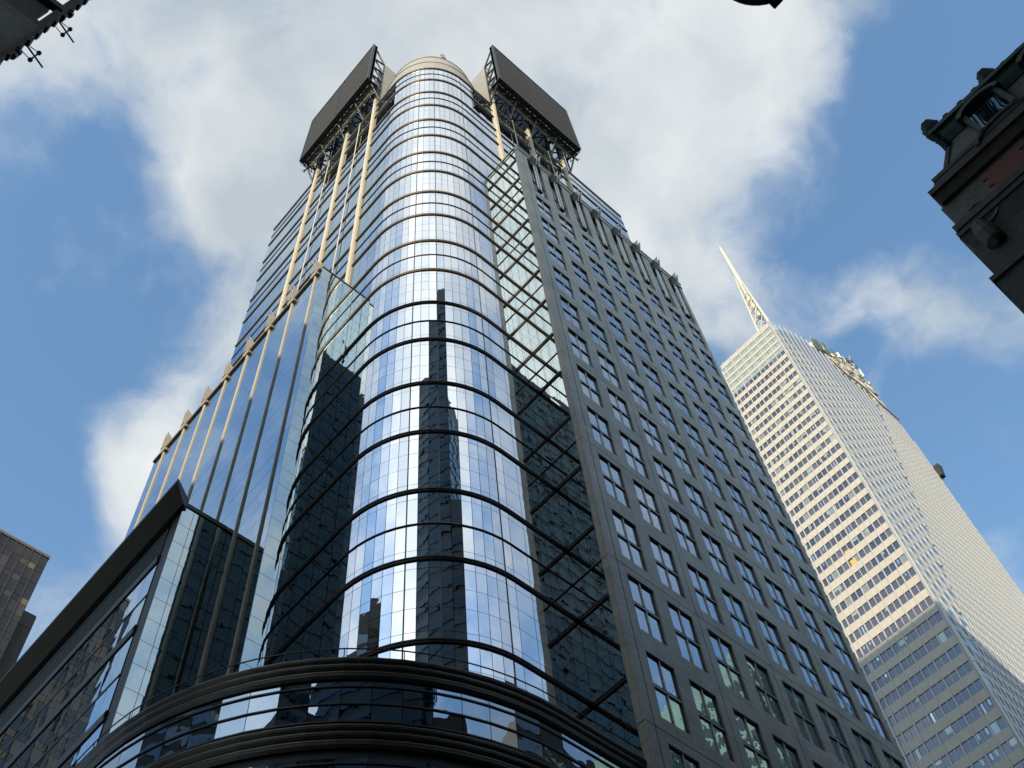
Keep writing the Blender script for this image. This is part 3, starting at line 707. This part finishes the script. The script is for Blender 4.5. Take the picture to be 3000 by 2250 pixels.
# ------------------------------------------------------------------ billboard tower overhead at the corner
bb = thing('billboard_tower', 'grey billboard tower with dark open steel frame and projecting lamp arms', 'billboard')
bx1, by0 = -6.55, 21.1
MB().box(-17, bx1-.1, by0+.3, by0+.5, G, 55.0).build('panel_back', 'billboard_grey', bb)
for i in range(6): MB().box(-17, bx1-.12, by0, by0+.3, 20+i*5.9, 25.8+i*5.9-.1 if i < 5 else 54.9).build('panel', 'billboard_grey', bb)
fm = MB()
for x in (-6.8, -9.4, -13, -16.8): fm.box(x-.16, x+.16, by0+.1, by0+.5, 55, 72)
for z in (55.3, 59.2, 62.4, 65, 69, 72): fm.box(-17, bx1-.1, by0+.05, by0+.45, z-.32, z+.32)
fm.box(-17, bx1-.6, by0+.2, by0+.4, 55.6, 58.2); fm.box(-17, bx1-1.1, by0+.2, by0+.4, 59.5, 70)
fm.build('steel_frame', 'black_steel', bb)
tm = MB(); tm.box(bx1-.12, bx1+.06, by0-.06, by0+.3, 15, 72)
for i in range(26): tm.box(bx1+.02, bx1+.16+.06*random.random(), by0-.1, by0+.25, 36+i*1.37, 36.5+i*1.37)
tm.build('edge_trim', 'black_steel', bb)
for z in (50.4, 51.0, 59.2): MB().lathe((bx1+.16, by0+.1), [(.05, z-.3), (.18, z-.2), (.18, z+.1), (.05, z+.2)], 10).build('lamp_head', 'black_steel', bb)
for zq in (52.4, 57.5):
    la = MB(); o_ = Vector((bx1, by0+.1, zq)); tip = o_+Vector((1.2, .49, 0)); mid = o_+Vector((.66, .27, 0))
    la.bar(o_, tip, .045, 6)
    c1 = mid+Vector((0, 0, .65)); c2 = mid-Vector((0, 0, .65))
    la.bar(c1, c2, .045, 6); la.bar(o_, c1, .022, 6); la.bar(o_-Vector((0, 0, .9)), c2, .022, 6)
    for c in (c1, c2): la.lathe((c.x, c.y), [(.02, c.z-.12), (.11, c.z-.06), (.11, c.z+.06), (.02, c.z+.12)], 10)
    la.build('lamp_arm', 'black_steel', bb)

# ------------------------------------------------------------------ old hotel with mansard crest
ht = thing('old_hotel', 'old stone and red brick hotel with green copper mansard crest', 'building')
XK = 38.0
def lev(name, m, z0, z1, y0, y1=None, x0=XK, x1=None):        # storey or moulding: north face at y, west face at x, lower and upper edge
    y1 = y0 if y1 is None else y1; x1 = x0 if x1 is None else x1
    return MB().hexa([(x0, -60, z0), (88, -60, z0), (88, y0, z0), (x0, y0, z0), (x1, -60, z1), (88, -60, z1), (88, y1, z1), (x1, y1, z1)]).build(name, m, ht)
lev('wall', 'stone_grey', G, 47.0, -1.9, x0=38.5)
lev('cornice', 'stone_dark', 47.0, 50.3, -1.15, -1.30, 37.6, 37.5); lev('cornice', 'stone_dark', 50.3, 50.7, -1.22, None, 37.3)
lev('wall', 'stone_dark', 50.7, 54.3, -1.55, -1.72, 37.9); lev('cornice', 'stone_dark', 54.3, 55.7, -1.9, -1.70, 37.9, 37.6); lev('cornice', 'stone_dark', 55.7, 56.2, -1.75, None, 37.5); lev('cornice', 'stone_dark', 56.2, 56.8, -1.86, None, 37.4)
lev('wall', 'stone_grey', 56.8, 60.4, -2.25, None, 38.3)
lev('cornice', 'stone_dark', 60.4, 61.1, -2.5, -2.4, 38.0, 37.7); lev('cornice', 'stone_dark', 61.1, 61.6, -2.42, None, 37.5); lev('cornice', 'stone_dark', 61.6, 62.0, -2.9, -3.1, 37.55); lev('cornice', 'stone_dark', 62.0, 62.4, -3.1, None, 37.5)
lev('mansard', 'stone_grey', 62.4, 65.2, -3.95, -5.45, 37.65, 38.0)
MB().hexa([(37.58, -4.35, 62.45), (37.7, -4.35, 62.45), (37.7, -4.0, 62.45), (37.58, -4.0, 62.45), (37.9, -5.75, 65.1), (38.05, -5.75, 65.1), (38.05, -5.4, 65.1), (37.9, -5.4, 65.1)]).build('hip_roll', 'stone_dark', ht)
lev('crest', 'copper_green', 65.0, 65.6, -5.5, -5.2, 37.9, 37.6); lev('crest', 'copper_green', 65.6, 66.6, -5.5, -5.3, 37.9, 37.7); lev('crest', 'copper_green', 66.6, 67.0, -5.15, None, 37.45)
random.seed(5)
for i in range(12):                           # jagged copper crest along the roof edge
    y = -5.55-i*1.12; big = i in (0, 4, 9); s_ = .62 if big else .32
    q = MB().lathe((37.95+.02*i, y), [(s_*.7, 66.9), (s_*1.1, 67.2), (s_*.75, 67.5), (s_*1.05, 67.9 if big else 67.6), (s_*.6, 68.2 if big else 67.8)] + ([(s_*.8, 68.5), (s_*.3, 68.9), (.06, 69.2)] if big else [(.1, 67.9)]), 7)
    q.build('acroterion', 'copper_green', ht)
for i in range(5):                            # knuckles under the corner of the crest
    MB().lathe((37.75, -5.3+.02*i), [(.06, 64.5+i*.5), (.30, 64.75+i*.5), (.10, 65.0+i*.5)], 8).build('knuckle', 'copper_green', ht)
for i in range(4):                            # dormers breaking the mansard, with arched copper hoods
    y = -8.3-i*4.6
    dm = MB()
    for q in (-1.35, 1.05): dm.box(37.3, 40, y+q, y+q+.3, 62.4, 65.0)
    for k in range(8):
        t0, t1 = math.pi*k/8, math.pi*(k+1)/8
        dm.hexa([(37.1, y-1.6*math.cos(t0), 65.0+.9*math.sin(t0)), (40, y-1.6*math.cos(t0), 65.0+.9*math.sin(t0)), (40, y-1.6*math.cos(t1), 65.0+.9*math.sin(t1)), (37.1, y-1.6*math.cos(t1), 65.0+.9*math.sin(t1)),
                 (37.1, y-1.25*math.cos(t0), 64.95+.6*math.sin(t0)), (40, y-1.25*math.cos(t0), 64.95+.6*math.sin(t0)), (40, y-1.25*math.cos(t1), 64.95+.6*math.sin(t1)), (37.1, y-1.25*math.cos(t1), 64.95+.6*math.sin(t1))])
    dmo = dm.build('dormer', 'copper_green', ht); MB().box(37.5, 37.6, y-1.05, y+1.05, 62.5, 65.2).build('pane', 'dark_glass', dmo)
    hp = MB()
    for k in range(8):
        t0, t1 = math.pi*k/8, math.pi*(k+1)/8
        hp.bar((37.55, y-2.0*math.cos(t0), 61.6+1.0*math.sin(t0)), (37.55, y-2.0*math.cos(t1), 61.6+1.0*math.sin(t1)), .22, 6)
    hp.build('pediment', 'stone_dark', ht)
for i in range(8):                            # red brick fields between toothed stone quoins
    y = -6.4-i*4.3
    for z0, z1 in ((57.2, 60.3), (38, 46.2), (28, 37), (18, 27)):
        bk = MB(); n_ = int((z1-z0)/.45); xf = 38.22 if z0 > 50 else 38.42
        for j in range(n_): d_ = .32 if j % 2 else 0; bk.box(xf, xf+.2, y-1.15-d_, y+1.15+d_, z0+.45*j, z0+.45*(j+1))
        bk.build('brick_field', 'red_brick', ht)
        MB().box(xf-.02, xf+.2, y-2.9, y-1.75, z0+.2, z1-.2).build('pane', 'dark_glass', ht)
for i in range(6):                            # scroll brackets carrying the cornice, round shield at the corner
    y = -2.9-i*3.9
    MB().lathe((37.75, y), [(.15, 53.0), (.55, 53.4), (.62, 54.4), (.45, 55.6)], 12).build('bracket', 'stone_dark', ht)
sh = MB()
for k in range(12):
    t0, t1 = 2*math.pi*k/12, 2*math.pi*(k+1)/12
    sh.bar((37.75, -3.6-.85*math.cos(t0), 56.3+1.15*math.sin(t0)), (37.75, -3.6-.85*math.cos(t1), 56.3+1.15*math.sin(t1)), .16, 6)
sh.build('shield', 'stone_grey', ht)

# ------------------------------------------------------------------ street lamp just overhead
lp = thing('street_lamp', 'black street lamp head on a curved arm above the pavement', 'street lamp')
lx, ly, lz_ = 2.653, -.697, 8.5
MB().lathe((lx, ly), [(.30, lz_-.02), (.41, lz_), (.42, lz_+.03), (.36, lz_+.14), (.20, lz_+.30), (.08, lz_+.36), (.05, lz_+.46)], 48).build('shade', 'lamp_black', lp, smooth=False)
MB().box(lx+.335, lx+.395, ly+.15, ly+.235, lz_-.01, lz_+.05).build('latch', 'lamp_black', lp)
pth = [(lx, ly, lz_+.4), (lx+.02, ly-.1, lz_+.75), (lx+.06, ly-.55, lz_+.98), (lx+.1, ly-1.1, lz_+.7), (lx+.12, ly-1.4, lz_-.2)]
arm = MB()
for a, b in zip(pth, pth[1:]): arm.bar(a, b, .04, 8)
arm.build('arm', 'lamp_black', lp)
MB().bar((lx+.12, ly-1.4, lz_+.6), (lx+.12, ly-1.4, 1.2), .06, 12, r2=.09).bar((lx+.12, ly-1.4, 1.2), (lx+.12, ly-1.4, G), .12, 12, r2=.22).build('post', 'lamp_black', lp)

# ------------------------------------------------------------------ buildings behind the photographer, seen in the mirrored glass
def slab(name, label, boxes, wallm, glassm, pitch=4.0):
    t = thing(name, label, 'building')
    c = MB(); g = MB()
    for x0, x1, y0, y1, z1 in boxes:
        c.box(x0, x1, y0, y1, G, z1)
        z = 6.0
        while z+pitch < z1-2:
            g.box(x0-.12, x1+.12, y0-.12, y1+.12, z, z+pitch*.55); z += pitch
    c.build('wall', wallm, t); g.build('window_strip', glassm, t)
    return t
t7 = slab('glass_tower', 'tall dark glass tower beside the photographer, mirrored in the rounded corner', [(-45, 6.5, -60, -14, 222), (6.5, 13.5, -58, -15, 187), (13.5, 19.6, -56, -16, 139)], 'teal_wall', 'teal_glass')
MB().bar((-12, -20, 222), (-12, -20, 247), .6, 8, r2=.2).build('mast', 'black_steel', t7)
slab('brown_block', 'brown office block across the avenue, its strip windows darkened', [(-95, -52, 46, 100, 146), (-95, -60, 50, 90, 158)], 'stone_dark', 'dark_glass')
slab('grey_block', 'grey stone office block south of the crossing street', [(-120, -52, -45, 11, 127), (-120, -52, 11, 19, 112)], 'stone_grey', 'dark_glass')
plain('teal_stone', (.06, .15, .135), .5, .1, .3, .3)
slab('green_slab', 'blue green glass slab far along the crossing street, mirrored in the granite wing windows', [(98, 128, -45, -6, 98), (128, 178, -48, -6.5, 140)], 'teal_stone', 'teal_glass', 3.8)
slab('stone_loft', 'stone loft building beside the old hotel, plain and tall', [(62, 110, -75, -30, 120)], 'stone_dark', 'dark_glass')
slab('sky_blocker', 'unseen dark block added between the glass tower and the old hotel to cut low sky', [(20.5, 36, -70, -18, 88)], 'stone_dark', 'dark_glass')  # added out of view to block low sky and darken the lower fronts
